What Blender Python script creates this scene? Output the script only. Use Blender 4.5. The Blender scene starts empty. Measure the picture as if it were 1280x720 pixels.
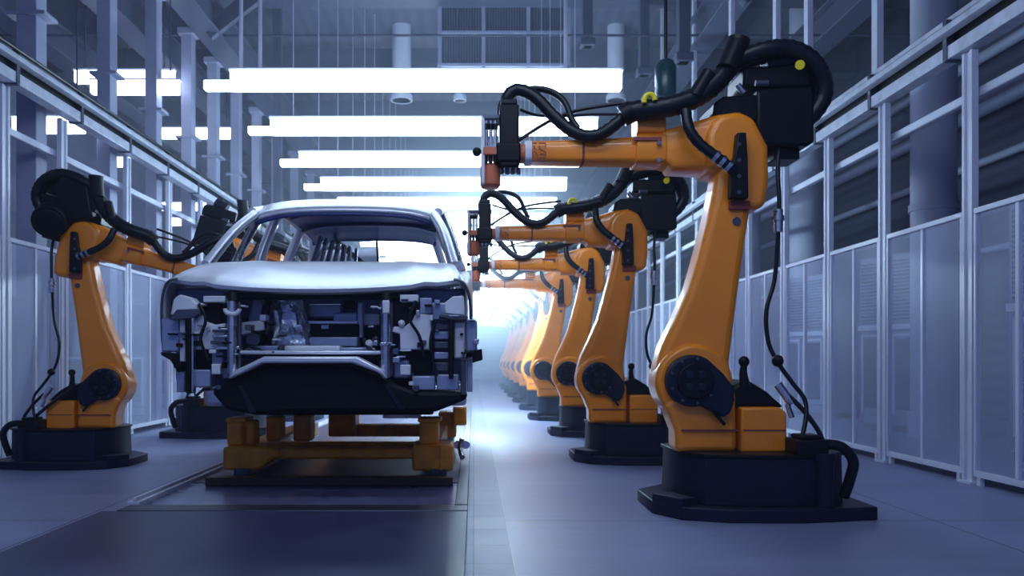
import bpy, bmesh, math, random
from mathutils import Vector, Matrix
random.seed(7)
C = bpy.context.scene.collection
PI = math.pi
VX, VY, F, H = 592.0, 449.0, 1000.0, 0.9     # vanishing point, focal length in pixels of 1280x720, eye height

def wx(px, Y): return (px - VX) * Y / F
def wz(py, Y): return (VY - py) * Y / F + H

# ------------------------------------------------------------------ materials
def new_mat(name):
    m = bpy.data.materials.new(name); m.use_nodes = True
    nt = m.node_tree
    return m, nt, nt.nodes['Principled BSDF']

def mat(name, col, rough=0.5, metal=0.0, var=0.08, scale=6.0, bump=0.0, coat=0.0, rvar=0.1, spec=0.5):
    m, nt, b = new_mat(name)
    tc = nt.nodes.new('ShaderNodeTexCoord')
    n = nt.nodes.new('ShaderNodeTexNoise'); n.inputs['Scale'].default_value = scale; n.inputs['Detail'].default_value = 5
    nt.links.new(tc.outputs['Object'], n.inputs['Vector'])
    r = nt.nodes.new('ShaderNodeValToRGB')
    r.color_ramp.elements[0].position = 0.3; r.color_ramp.elements[1].position = 0.7
    r.color_ramp.elements[0].color = (*[c * (1 - var) for c in col], 1)
    r.color_ramp.elements[1].color = (*[min(1, c * (1 + var)) for c in col], 1)
    nt.links.new(n.outputs['Fac'], r.inputs['Fac'])
    nt.links.new(r.outputs['Color'], b.inputs['Base Color'])
    mr = nt.nodes.new('ShaderNodeMapRange')
    mr.inputs['To Min'].default_value = max(0.02, rough - rvar); mr.inputs['To Max'].default_value = min(1, rough + rvar)
    nt.links.new(n.outputs['Fac'], mr.inputs['Value']); nt.links.new(mr.outputs['Result'], b.inputs['Roughness'])
    b.inputs['Metallic'].default_value = metal
    b.inputs['Coat Weight'].default_value = coat
    b.inputs['Specular IOR Level'].default_value = spec
    if bump:
        bp = nt.nodes.new('ShaderNodeBump'); bp.inputs['Strength'].default_value = bump; bp.inputs['Distance'].default_value = 0.01
        nt.links.new(n.outputs['Fac'], bp.inputs['Height']); nt.links.new(bp.outputs['Normal'], b.inputs['Normal'])
    return m

def emit(name, col, strength):
    m, nt, b = new_mat(name)
    nt.nodes.remove(b)
    e = nt.nodes.new('ShaderNodeEmission'); e.inputs['Color'].default_value = (*col, 1); e.inputs['Strength'].default_value = strength
    nt.links.new(e.outputs[0], nt.nodes['Material Output'].inputs['Surface'])
    return m

def floor_mat(name, col, line, tw, th, rough, off=(0, 0, 0), mortar=0.006):
    m, nt, b = new_mat(name)
    tc = nt.nodes.new('ShaderNodeTexCoord')
    mp = nt.nodes.new('ShaderNodeMapping'); mp.inputs['Location'].default_value = off
    nt.links.new(tc.outputs['Object'], mp.inputs['Vector'])
    br = nt.nodes.new('ShaderNodeTexBrick'); br.offset = 0.0
    br.inputs['Scale'].default_value = 1.0; br.inputs['Brick Width'].default_value = tw; br.inputs['Row Height'].default_value = th
    br.inputs['Mortar Size'].default_value = mortar; br.inputs['Mortar Smooth'].default_value = 0.2
    br.inputs['Color1'].default_value = (*col, 1); br.inputs['Color2'].default_value = (*[c * 0.9 for c in col], 1); br.inputs['Mortar'].default_value = (*line, 1)
    nt.links.new(mp.outputs[0], br.inputs['Vector'])
    n = nt.nodes.new('ShaderNodeTexNoise'); n.inputs['Scale'].default_value = 1.7; n.inputs['Detail'].default_value = 8; n.inputs['Roughness'].default_value = 0.65
    mp2 = nt.nodes.new('ShaderNodeMapping'); mp2.inputs['Scale'].default_value = (0.5, 2.2, 1)
    nt.links.new(tc.outputs['Object'], mp2.inputs['Vector']); nt.links.new(mp2.outputs[0], n.inputs['Vector'])
    mx = nt.nodes.new('ShaderNodeMix'); mx.data_type = 'RGBA'; mx.blend_type = 'MULTIPLY'; mx.inputs['Factor'].default_value = 0.55
    rr = nt.nodes.new('ShaderNodeValToRGB'); rr.color_ramp.elements[0].position = 0.3; rr.color_ramp.elements[0].color = (.45, .45, .5, 1); rr.color_ramp.elements[1].position = 0.7
    nt.links.new(n.outputs['Fac'], rr.inputs['Fac'])
    nt.links.new(br.outputs['Color'], mx.inputs['A']); nt.links.new(rr.outputs['Color'], mx.inputs['B'])
    nt.links.new(mx.outputs['Result'], b.inputs['Base Color'])
    mr = nt.nodes.new('ShaderNodeMapRange'); mr.inputs['To Min'].default_value = rough - 0.1; mr.inputs['To Max'].default_value = rough + 0.16
    nt.links.new(n.outputs['Fac'], mr.inputs['Value']); nt.links.new(mr.outputs['Result'], b.inputs['Roughness'])
    bp = nt.nodes.new('ShaderNodeBump'); bp.inputs['Strength'].default_value = 0.12; bp.inputs['Distance'].default_value = 0.02
    nt.links.new(n.outputs['Fac'], bp.inputs['Height']); nt.links.new(bp.outputs['Normal'], b.inputs['Normal'])
    return m

def band_mat(name, c1, c2, axis, freq, rough, metal=0.0, bump=0.3):
    m, nt, b = new_mat(name)
    tc = nt.nodes.new('ShaderNodeTexCoord')
    w = nt.nodes.new('ShaderNodeTexWave'); w.wave_type = 'BANDS'; w.bands_direction = axis
    w.inputs['Scale'].default_value = freq; w.inputs['Distortion'].default_value = 0.0
    nt.links.new(tc.outputs['Object'], w.inputs['Vector'])
    r = nt.nodes.new('ShaderNodeValToRGB'); r.color_ramp.elements[0].color = (*c1, 1); r.color_ramp.elements[1].color = (*c2, 1)
    nt.links.new(w.outputs['Fac'], r.inputs['Fac']); nt.links.new(r.outputs['Color'], b.inputs['Base Color'])
    b.inputs['Roughness'].default_value = rough; b.inputs['Metallic'].default_value = metal
    bp = nt.nodes.new('ShaderNodeBump'); bp.inputs['Strength'].default_value = bump; bp.inputs['Distance'].default_value = 0.02
    nt.links.new(w.outputs['Fac'], bp.inputs['Height']); nt.links.new(bp.outputs['Normal'], b.inputs['Normal'])
    return m

def glass_mat(name, col, clear=0.72):
    m, nt, b = new_mat(name)
    out = nt.nodes['Material Output']
    tr = nt.nodes.new('ShaderNodeBsdfTransparent'); tr.inputs['Color'].default_value = (.93, .96, 1, 1)
    b.inputs['Base Color'].default_value = (*col, 1); b.inputs['Roughness'].default_value = 0.45; b.inputs['Specular IOR Level'].default_value = 0.2
    n = nt.nodes.new('ShaderNodeTexNoise'); n.inputs['Scale'].default_value = 1.2; n.inputs['Detail'].default_value = 4
    tc = nt.nodes.new('ShaderNodeTexCoord'); nt.links.new(tc.outputs['Object'], n.inputs['Vector'])
    mr = nt.nodes.new('ShaderNodeMapRange'); mr.inputs['To Min'].default_value = 1 - clear - 0.06; mr.inputs['To Max'].default_value = 1 - clear + 0.06
    nt.links.new(n.outputs['Fac'], mr.inputs['Value'])
    mix = nt.nodes.new('ShaderNodeMixShader')
    nt.links.new(mr.outputs['Result'], mix.inputs['Fac'])
    nt.links.new(tr.outputs[0], mix.inputs[1]); nt.links.new(b.outputs[0], mix.inputs[2]); nt.links.new(mix.outputs[0], out.inputs['Surface'])
    return m

M = dict(
    orange=mat('orange_paint', (.95, .285, .008), .36, 0, .05, 4, coat=.3, rvar=.05),
    orange_dull=mat('worn_orange_paint', (.95, .34, .01), .42, 0, .2, 9, bump=.1),
    shaded_brown=mat('brown_steel_darkened_for_shade', (.05, .025, .015), .5, 0, .3, 9),  # skid base bar: brown darkened for the shade under the car
    red=mat('red_orange_paint', (.62, .17, .08), .45, 0, .1),
    mark=mat('dark_red_marking', (.25, .05, .05), .6),
    black=mat('black_plastic', (.004, .005, .009), .42, 0, .2, 12, spec=.22),
    navy=mat('navy_black_steel', (.008, .013, .034), .48, 0, .25, 7, bump=.05, spec=.25),
    hose=mat('black_rubber', (.004, .007, .014), .36, 0, .2, 30, bump=.15, spec=.3),
    steel=mat('bare_steel', (.55, .58, .65), .28, 1, .15, 14),
    dsteel=mat('dark_steel', (.10, .11, .15), .42, .7, .25, 10),
    white=mat('white_plastic', (.72, .75, .84), .45, 0, .08, 5),
    yellow=mat('yellow_plastic', (.85, .72, .02), .4),
    teal=mat('dark_teal_enamel', (.02, .07, .08), .3, 0, .1),
    body=mat('bare_car_body_steel', (.78, .81, .90), .32, .45, .05, 3, rvar=.05),
    navy_shade=mat('navy_primer_with_painted_shade', (.018, .035, .17), .4, .1, .1, 4),  # navy primer with the unlit roof underside's shade put into the colour
    liner=mat('primed_inner_steel', (.10, .13, .26), .42, .35, .15, 5),
    bay=mat('blue_grey_primed_steel', (.36, .42, .60), .4, .45, .15, 6, bump=.05),
    dark=mat('black_underbody_coating', (.004, .005, .009), .55, 0, .3, 8, bump=.1, spec=.2),
    foil=mat('crinkled_foil', (.5, .55, .68), .3, .9, .3, 22, bump=1.0),
    post=mat('white_painted_steel', (.66, .69, .82), .4, .0, .05),
    greypost=mat('grey_painted_steel', (.34, .36, .50), .45, .0, .1, 3),
    rail=mat('galvanised_steel', (.68, .71, .82), .34, .2, .15, 9),
    concrete=mat('painted_concrete', (.40, .42, .55), .6, 0, .15, 1.5, bump=.1),
    beam=mat('blue_grey_beam_paint', (.075, .08, .135), .55, 0, .1, 2),
    cab=mat('grey_cabinet_paint', (.22, .25, .36), .45, 0, .1, 3),
    cabdark=mat('smoked_cabinet_pane', (.03, .04, .075), .25, 0, .2, 3),
    glass=glass_mat('milky_screen_plastic', (.68, .74, .97), .75),
    lamp=emit('lamp_tube_glow', (.56, .74, 1.0), 12.5),
    fill_lamp=emit('added_fill_lamp_glow', (.66, .80, 1.0), 16.0),  # for the added out-of-view lamps that brighten the robot fronts
    lampb=emit('aisle_lamp_glow', (.62, .74, 1.0), 10.0),
    arc=emit('welding_arc_glow', (.65, .85, 1.0), 60.0),
    slab=mat('dark_glossy_plate', (.055, .062, .14), .42, .0, .2, 2.5, bump=.05, rvar=.1),
    sheet=mat('glossy_blue_grey_sheet', (.13, .15, .32), .24, .0, .3, 2.0, bump=.03, rvar=.06),
    fence_strip=mat('dark_floor_strip', (.07, .08, .14), .5, 0, .15, 3),
)
M['floor'] = floor_mat('polished_concrete_floor', (.31, .335, .54), (.08, .09, .16), 2.4, 3.0, .36, off=(-.17, -1.46, 0))
M['walk'] = floor_mat('scuffed_shiny_walkway', (.27, .30, .46), (.07, .08, .14), 0.6, 0.35, .42, mortar=.004)
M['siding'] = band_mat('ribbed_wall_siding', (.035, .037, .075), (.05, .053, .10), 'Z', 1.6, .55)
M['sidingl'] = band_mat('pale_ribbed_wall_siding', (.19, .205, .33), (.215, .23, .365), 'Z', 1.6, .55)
M['ceil'] = band_mat('corrugated_ceiling_deck', (.105, .11, .175), (.14, .148, .23), 'X', 1.2, .6)
M['grate'] = band_mat('louvred_duct_face', (.045, .05, .08), (.13, .14, .20), 'X', 7.0, .5, bump=.6)
M['louver'] = band_mat('louvred_panel', (.05, .06, .10), (.22, .25, .36), 'Z', 7.0, .5, bump=.6)

# ------------------------------------------------------------------ mesh builder
def smooth_path(pts, k=5):
    P = [Vector(p) for p in pts]
    if len(P) < 3: return P
    out = []
    for i in range(len(P) - 1):
        p0 = P[max(i - 1, 0)]; p1 = P[i]; p2 = P[i + 1]; p3 = P[min(i + 2, len(P) - 1)]
        for j in range(k):
            t = j / k
            out.append(0.5 * ((2 * p1) + (p2 - p0) * t + (2 * p0 - 5 * p1 + 4 * p2 - p3) * t * t + (3 * p1 - p0 - 3 * p2 + p3) * t ** 3))
    out.append(P[-1])
    return out

class MB:
    def __init__(s): s.v = []; s.f = []
    def add(s, vs, fs):
        b = len(s.v); s.v += [Vector(v) for v in vs]; s.f += [tuple(b + i for i in f) for f in fs]; return s
    def box(s, x0, x1, y0, y1, z0, z1):
        return s.add([(x, y, z) for z in (z0, z1) for y in (y0, y1) for x in (x0, x1)],
                     [(0, 2, 3, 1), (4, 5, 7, 6), (0, 1, 5, 4), (2, 6, 7, 3), (0, 4, 6, 2), (1, 3, 7, 5)])
    def bar(s, a, b, w, t, up=(0, 0, 1)):
        a = Vector(a); b = Vector(b); d = (b - a).normalized(); u = Vector(up)
        if abs(d.dot(u)) > .98: u = Vector((0, 1, 0))
        r = d.cross(u).normalized(); u = r.cross(d).normalized()
        vs = [p + r * (sx * w / 2) + u * (sz * t / 2) for p in (a, b) for sz in (-1, 1) for sx in (-1, 1)]
        return s.add(vs, [(0, 2, 3, 1), (4, 5, 7, 6), (0, 1, 5, 4), (2, 6, 7, 3), (0, 4, 6, 2), (1, 3, 7, 5)])
    def prism(s, poly, y0, y1):                     # polygon in x-z, extruded along y
        n = len(poly)
        return s.add([(x, y0, z) for x, z in poly] + [(x, y1, z) for x, z in poly],
                     [tuple(range(n)), tuple(range(2 * n - 1, n - 1, -1))] + [(i, i + n, (i + 1) % n + n, (i + 1) % n) for i in range(n)])
    def vprism(s, poly, z0, z1, top=1.0):           # polygon in x-y, extruded along z
        n = len(poly)
        return s.add([(x, y, z0) for x, y in poly] + [(x * top, y * top, z1) for x, y in poly],
                     [tuple(range(n - 1, -1, -1)), tuple(range(n, 2 * n))] + [(i, (i + 1) % n, (i + 1) % n + n, i + n) for i in range(n)])
    def xprism(s, poly, x0, x1):                    # polygon in y-z, extruded along x
        n = len(poly)
        return s.add([(x0, y, z) for y, z in poly] + [(x1, y, z) for y, z in poly],
                     [tuple(range(n)), tuple(range(2 * n - 1, n - 1, -1))] + [(i, i + n, (i + 1) % n + n, (i + 1) % n) for i in range(n)])
    def ring(s, pts, radii, n=12, cap=True, squash=1.0):
        P = [Vector(p) for p in pts]; b = len(s.v)
        u = None
        for i, p in enumerate(P):
            d = (P[min(i + 1, len(P) - 1)] - P[max(i - 1, 0)]).normalized()
            if u is None:
                u = d.orthogonal().normalized()
            else:
                u = (u - d * u.dot(d)).normalized()
            w = d.cross(u); r = radii[i] if isinstance(radii, (list, tuple)) else radii
            for k in range(n):
                a = 2 * PI * k / n
                s.v.append(p + (u * math.cos(a) + w * math.sin(a)) * r)
        for i in range(len(P) - 1):
            for k in range(n):
                s.f.append((b + i * n + k, b + i * n + (k + 1) % n, b + (i + 1) * n + (k + 1) % n, b + (i + 1) * n + k))
        if cap:
            s.f.append(tuple(b + k for k in range(n - 1, -1, -1))); e = b + (len(P) - 1) * n
            s.f.append(tuple(e + k for k in range(n)))
        return s
    def cyl(s, a, b, r0, r1=None, n=24):
        return s.ring([a, b], [r0, r0 if r1 is None else r1], n)
    def tube(s, pts, r, n=10, k=5): 
        return s.ring(smooth_path(pts, k), r, n)
    def ribbed(s, pts, r, n=10, step=.022, amp=.1):
        P = smooth_path(pts, 8); L = [0]
        for i in range(1, len(P)): L.append(L[-1] + (P[i] - P[i - 1]).length)
        m = max(4, int(L[-1] / step)); Q = []; j = 0
        for i in range(m + 1):
            t = L[-1] * i / m
            while j < len(P) - 2 and L[j + 1] < t: j += 1
            Q.append(P[j].lerp(P[j + 1], (t - L[j]) / max(1e-6, L[j + 1] - L[j])))
        return s.ring(Q, [r * (1 + amp * (i % 2)) for i in range(len(Q))], n)
    def sections(s, secs, n=20, power=4.0):         # superellipse loft along x: (x, yc, hy, z0, z1)
        b = len(s.v)
        for x, yc, hy, z0, z1 in secs:
            zc, hz = (z0 + z1) / 2, (z1 - z0) / 2
            for k in range(n):
                a = 2 * PI * k / n; c, sn = math.cos(a), math.sin(a)
                s.v.append(Vector((x, yc + hy * math.copysign(abs(c) ** (2 / power), c), zc + hz * math.copysign(abs(sn) ** (2 / power), sn))))
        m = len(secs)
        for i in range(m - 1):
            for k in range(n):
                s.f.append((b + i * n + k, b + i * n + (k + 1) % n, b + (i + 1) * n + (k + 1) % n, b + (i + 1) * n + k))
        s.f.append(tuple(b + k for k in range(n))); e = b + (m - 1) * n
        s.f.append(tuple(e + k for k in range(n - 1, -1, -1)))
        return s
    def grid(s, rows):
        b = len(s.v); n = len(rows[0])
        for r in rows: s.v += [Vector(p) for p in r]
        for i in range(len(rows) - 1):
            for k in range(n - 1):
                s.f.append((b + i * n + k, b + i * n + k + 1, b + (i + 1) * n + k + 1, b + (i + 1) * n + k))
        return s
    def ball(s, c, r, n=14, m=8):
        c = Vector(c)
        pts = [c + Vector((0, 0, -r + 2 * r * i / m)) for i in range(m + 1)]
        rad = [max(1e-4, r * math.sin(PI * i / m)) for i in range(m + 1)]
        pts = [c + Vector((0, 0, -r * math.cos(PI * i / m))) for i in range(m + 1)]
        return s.ring(pts, rad, n)
    def build(s, name, m, parent=None, bevel=0.0, segs=2, xf=None, solid=0.0, smooth=True, angle=38):
        me = bpy.data.meshes.new(name)
        vs = [xf(v) if xf else v for v in s.v]
        me.from_pydata([tuple(v) for v in vs], [], s.f); me.update()
        bm = bmesh.new(); bm.from_mesh(me)
        bmesh.ops.recalc_face_normals(bm, faces=bm.faces)
        bm.to_mesh(me); bm.free()
        me.materials.append(M[m] if isinstance(m, str) else m)
        if smooth:
            me.shade_smooth(); me.set_sharp_from_angle(angle=math.radians(angle))
        o = bpy.data.objects.new(name, me); C.objects.link(o); o.parent = parent
        if solid:
            md = o.modifiers.new('thick', 'SOLIDIFY'); md.thickness = solid; md.offset = 0
        if bevel:
            md = o.modifiers.new('bevel', 'BEVEL'); md.width = bevel; md.segments = segs; md.limit_method = 'ANGLE'; md.angle_limit = math.radians(35)
            md.harden_normals = False
        return o

def tag(o, label=None, cat=None, group=None, kind=None):
    if label: o['label'] = label
    if cat: o['category'] = cat
    if group: o['group'] = group
    if kind: o['kind'] = kind
    return o

def thing(name, label, cat, loc=(0, 0, 0), group=None):
    o = bpy.data.objects.new(name, None); C.objects.link(o); o.location = loc; o.empty_display_size = .2
    return tag(o, label, cat, group)

KIDS = {}
def copy_tree(o, parent=None):
    c = o.copy(); C.objects.link(c); c.parent = parent
    for ch in list(o.children): copy_tree(ch, c)
    return c

ORD = ['first', 'second', 'third', 'fourth', 'fifth', 'sixth', 'seventh', 'eighth', 'ninth', 'tenth', 'eleventh', 'twelfth', 'thirteenth', 'fourteenth', 'fifteenth', 'sixteenth', 'seventeenth', 'eighteenth', 'nineteenth', 'twentieth', 'twenty-first', 'twenty-second']

# ------------------------------------------------------------------ the hall
XL, XR, YB, ZC = -9.0, 8.0, 36.0, 7.6
def struct(name, mb, m, **k):
    o = mb.build(name, m, **k); o['kind'] = 'structure'; return o

struct('floor', MB().box(XL, XR, -3, YB, -.1, 0), 'floor', smooth=False)
struct('ceiling', MB().box(XL, XR, -3, YB, ZC, ZC + .1), 'ceil', smooth=False)
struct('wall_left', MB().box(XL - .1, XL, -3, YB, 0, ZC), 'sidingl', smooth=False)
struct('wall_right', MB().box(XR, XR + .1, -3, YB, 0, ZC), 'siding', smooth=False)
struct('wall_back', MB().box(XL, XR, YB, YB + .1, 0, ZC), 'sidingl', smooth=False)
# the sunken conveyor line: dark cover plate in front, glossy sheet further back, frame strips and a scuffed walkway beside it
TX0, TX1 = -2.06, -.035
struct('floor_cover_plate', MB().box(TX0 - .12, TX1, 1.2, 4.68, 0, .012), 'slab', bevel=.004)
struct('floor_conveyor_bed', MB().box(TX0, TX1 - .08, 4.86, 5.68, 0, .006), 'sheet')
struct('floor_conveyor_bed_rear', MB().box(TX0, TX1 - .08, 5.80, 30, 0, .006), 'slab')
struct('trim_1', MB().box(TX0 - .03, TX1, 4.68, 4.86, 0, .016), 'dsteel', bevel=.004)
struct('trim_2', MB().box(TX0 - .05, TX0 + .03, 4.86, 30, 0, .035).box(TX0 - .01, TX0 + .01, 4.86, 30, .03, .06), 'rail', bevel=.006)
struct('trim_3', MB().box(TX1 - .08, TX1, 4.86, 30, 0, .02), 'dsteel', bevel=.005)
struct('floor_walkway', MB().box(TX1, .17, 1.2, 33, 0, .006), 'walk', smooth=False)
struct('floor_strip_right', MB().box(3.62, 4.05, 2.0, 33, 0, .01), 'fence_strip')  # dark flat strips on the floor along each fence foot
struct('floor_strip_left', MB().box(-4.45, -4.06, 2.0, 33, 0, .01), 'fence_strip')

# ceiling beams (each its own structure object)
for i, x in enumerate((-6.95, -5.3, -4.1, 3.7, 5.6)):
    struct('ceiling_beam', MB().box(x - .09, x + .09, 2, YB, 5.95, 6.35).box(x - .2, x + .2, 2, YB, 5.91, 5.95).box(x - .2, x + .2, 2, YB, 6.35, 6.39), 'beam', bevel=.01)
for i, y in enumerate((13.4, 16.8, 20.2, 23.6, 27, 30.4, 33.8)):
    struct('ceiling_joist', MB().box(XL, XR, y - .08, y + .08, 6.9, 7.4).box(XL, XR, y - .18, y + .18, 6.85, 6.9), 'beam', bevel=.01)
o = MB().cyl((XL, 12.6, 6.0), (XR, 12.6, 6.0), .02, n=8).build('steel_cable', 'beam')
tag(o, 'thin dark cable strung straight across the whole hall under the ceiling', 'cable')
# diagonal braces at the upper left
for (a, b), lab in ((((-4.1, 9.55, 5.9), (-6.9, 9.9, 7.4)), 'dark diagonal brace rising from the second left column to the roof'),
                    (((-4.1, 12.3, 5.9), (-2.3, 12.6, 7.5)), 'dark diagonal brace leaning from the fourth left column over the line'),
                    (((3.7, 11.1, 5.9), (5.6, 11.4, 7.5)), 'dark diagonal brace above the cables of the front robot')):
    o = MB().bar(a, b, .14, .22).build('ceiling_brace', 'beam', bevel=.01); tag(o, lab, 'brace', 'diagonal roof braces')

# ------------------------------------------------------------------ haze (thicker at the far end where the welding smoke hangs)
hz = MB().box(XL - .5, XR + .5, -4, YB + .5, -.4, ZC + .5).build('haze', 'white', smooth=False)
m, nt, b = new_mat('blue_welding_haze'); nt.nodes.remove(b)
vs = nt.nodes.new('ShaderNodeVolumeScatter'); vs.inputs['Color'].default_value = (.72, .84, 1, 1); vs.inputs['Anisotropy'].default_value = .1
geo = nt.nodes.new('ShaderNodeNewGeometry'); sep = nt.nodes.new('ShaderNodeSeparateXYZ'); nt.links.new(geo.outputs['Position'], sep.inputs[0])
mr = nt.nodes.new('ShaderNodeMapRange'); mr.interpolation_type = 'SMOOTHSTEP'
mr.inputs['From Min'].default_value = 6.0; mr.inputs['From Max'].default_value = 16.0
mr.inputs['To Min'].default_value = .003; mr.inputs['To Max'].default_value = .026
nt.links.new(sep.outputs['Y'], mr.inputs['Value'])
vd = nt.nodes.new('ShaderNodeVectorMath'); vd.operation = 'DISTANCE'; vd.inputs[1].default_value = (.05, 12.6, 2.45)   # smoke hanging round the weld
nt.links.new(geo.outputs['Position'], vd.inputs[0])
pf = nt.nodes.new('ShaderNodeMapRange'); pf.interpolation_type = 'SMOOTHERSTEP'
pf.inputs['From Min'].default_value = 0; pf.inputs['From Max'].default_value = 2.6; pf.inputs['To Min'].default_value = .25; pf.inputs['To Max'].default_value = 0
nt.links.new(vd.outputs['Value'], pf.inputs['Value'])
ad = nt.nodes.new('ShaderNodeMath'); ad.operation = 'ADD'
nt.links.new(mr.outputs['Result'], ad.inputs[0]); nt.links.new(pf.outputs['Result'], ad.inputs[1])
nt.links.new(ad.outputs[0], vs.inputs['Density'])
nt.links.new(vs.outputs[0], nt.nodes['Material Output'].inputs['Volume'])
hz.data.materials[0] = m
hz['kind'] = 'stuff'; tag(hz, 'pale blue welding haze hanging in the hall, thickest far down the line', 'haze')

# ------------------------------------------------------------------ lamps over the line
def line_lamp(name, label, group, loc, w, glow, hang, thick=False):
    t = thing(name, label, 'lamp', loc, group)
    # origin at the middle of the lit face's underside
    MB().box(-w / 2, w / 2, 0, .12, .0, .16).build('diffuser', glow, t, bevel=.01)
    MB().box(-w / 2 - .24, -w / 2, .02, .11, .0, .08).build('end_tube', glow, t, bevel=.01)
    MB().box(-w / 2 - .02, w / 2 + .02, .02, .14, .165, .19).build('housing', 'post', t, bevel=.006)
    for x in hang:
        MB().cyl((x, .07, .19), (x, .07, ZC - loc[2]), .018 if thick else .005, n=8).build('hanger', 'post', t)
    return t
near = None
for i in range(17):
    Y = 7.05 + 1.4 * i
    if i == 0: lab = 'long glowing strip lamp nearest above the car, the largest of the row'
    elif i < 12: lab = f'long glowing strip lamp across the line, {ORD[i]} from the front of the row'
    else: lab = 'faint distant strip lamp at the far end of the row over the line'
    line_lamp('strip_lamp', lab, 'strip lamps over the line' if i < 12 else 'far strip lamps over the line', (-.42, Y, 3.29), 3.46, 'lamp', (-1.65, -1.48, 1.24) if i == 0 else (-1.5, 1.5), i == 0)
# added lamps above the frame, out of view, to light the robot fronts
for i in range(2):
    line_lamp('strip_lamp', 'added overhead lamp out of view, lighting the robot fronts', 'added fill lamps out of view', (-.2, 3.2 - 1.9 * i, 4.0), 3.46, 'fill_lamp', (-1.6, 1.3))
# lamps of the left aisle
for px0, px1, py, Y, lab in ((92, 216, 95, 12.0, 'upper pale tube lamp behind the second left column'), (112, 222, 108, 11.0, 'lower pale tube lamp behind the second left column'),
                             (14, 102, 155, 9.4, 'pale tube lamp low at the far left behind the fence'), (192, 292, 166, 15.0, 'pale tube lamp between third and fifth left columns'),
                             (130, 160, 202, 16.5, 'small pale lamp just above the left robot'), (188, 256, 258, 20.0, 'far pale lamp beside the left robot motor'),
                             (214, 240, 277, 21.0, 'farthest pale lamp over the left robot forearm')):
    w = wx(px1, Y) - wx(px0, Y)
    t = thing('aisle_lamp', lab, 'lamp', ((wx(px0, Y) + wx(px1, Y)) / 2, Y, wz(py, Y)), 'tube lamps in the side aisle')
    MB().box(-w / 2, w / 2, 0, .12, -.09, .09).build('diffuser', 'lampb', t, bevel=.02)
    MB().box(-w / 2 - .02, w / 2 + .02, .01, .11, .095, .12).build('housing', 'post', t)
    for s in (-1, 1): MB().cyl((s * w * .4, .06, .12), (s * w * .4, .06, ZC - wz(py, Y)), .012, n=6).build('hanger', 'beam', t)

# ------------------------------------------------------------------ side frames: posts, overhead rails, clear screens
def post_box(x, y, z1, w=.075, d=.13):
    return MB().box(x - w / 2, x + w / 2, y, y + d * .25, 0, z1).box(x - w * .2, x + w * .2, y + d * .25, y + d * .75, 0, z1).box(x - w / 2, x + w / 2, y + d * .75, y + d, 0, z1).box(x - w, x + w, y - .02, y + d + .02, 0, .02)
RP = [4.70, 5.74, 6.95, 8.05, 9.2, 10.4, 11.6, 12.8, 14.0, 15.2, 16.4, 17.6, 18.8, 20.0, 21.4, 22.8, 24.2]
LP = [5.9, 6.95, 7.95, 9.45, 10.75, 12.0, 13.3, 14.6, 15.9, 17.2, 18.5, 19.8, 21.1, 22.4, 23.8]
for side, xs, ys in (('right', 3.6, RP), ('left', -4.12, LP)):
    for i, y in enumerate(ys):
        if i > 9:
            lab, g = f'distant thin white post of the {side} screen fence', f'distant {side} fence posts'
        else:
            lab, g = f'white steel post of the {side} fence, {ORD[i]} from the front', f'{side} fence posts'
        tall = (side == 'right' and i in (2, 4, 6, 8, 10, 12))
        o = post_box(xs, y, 3.13 if side == 'right' else 3.30, .05, .12).build('fence_post', 'post', bevel=.003)
        tag(o, lab, 'post', g)
    for i in range(len(ys) - 1):
        y0, y1 = ys[i] + .13, ys[i + 1] - .01
        if i > 9: lab, g = f'distant milky panel of the {side} screen fence', f'distant {side} fence panels'
        else: lab, g = f'milky see-through panel in the {ORD[i]} bay of the {side} fence', f'{side} fence panels'
        t = thing('safety_screen', lab, 'fence panel', (xs, (y0 + y1) / 2, .06), g)
        h = 1.92; w = (y1 - y0) / 2
        MB().box(-.006, .006, -w + .02, w - .02, .03, h - .03).build('pane', 'glass', t, smooth=False)
        MB().box(-.02, .02, -w, w, h - .04, h).build('top_rail', 'post', t, bevel=.004)
        MB().box(-.02, .02, -w, w, 0, .045).build('bottom_rail', 'post', t, bevel=.004)
        for yy in (-w + .012, w - .012): MB().box(-.02, .02, yy - .012, yy + .012, .045, h - .04).build('stile', 'post', t, bevel=.004)
        MB().box(-.015, .015, -.018, .018, .045, h - .04).build('mullion', 'post', t, bevel=.004)
        for yy in (-w + .05, w - .05): MB().box(-.015, .015, yy - .02, yy + .02, -.06, 0).build('foot', 'post', t)

def overhead(name, label, x, z0, y0, y1, s):
    t = thing(name, label, 'rail', (x, 0, 0))
    MB().box(-.06, .06, y0, y1, z0, z0 + .10).build('lower_channel', 'rail', t, bevel=.005)
    MB().box(-s * .10 - .04, -s * .10 + .04, y0, y1, z0 + .16, z0 + .21).build('middle_channel', 'rail', t, bevel=.005)
    MB().box(-.012, .012, y0, y1, z0 + .10, z0 + .29).build('inner_track', 'black', t)
    MB().box(-.03, .03, y0, y1, z0 + .29, z0 + .33).build('top_channel', 'rail', t, bevel=.005)
    for k, dz in enumerate((.25, .27)): MB().cyl((-s * .05 + .05 * k, y0, z0 + dz), (-s * .05 + .05 * k, y1, z0 + dz), .018, n=8).build('cable', 'black', t)
    y = y0 + .7
    while y < min(y1, 22):
        MB().box(-.07, .07, y - .025, y + .025, z0 - .01, z0 + .30).build('bracket', 'dsteel', t, bevel=.004)
        y += 1.15
    return t
overhead('overhead_rail', 'layered steel cable rail running along the top of the right fence posts', 3.6, 3.14, 3.0, 30, 1)
overhead('overhead_rail', 'layered steel cable rail running along the top of the left fence posts', -4.05, 3.31, 4.0, 30, -1)
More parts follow.
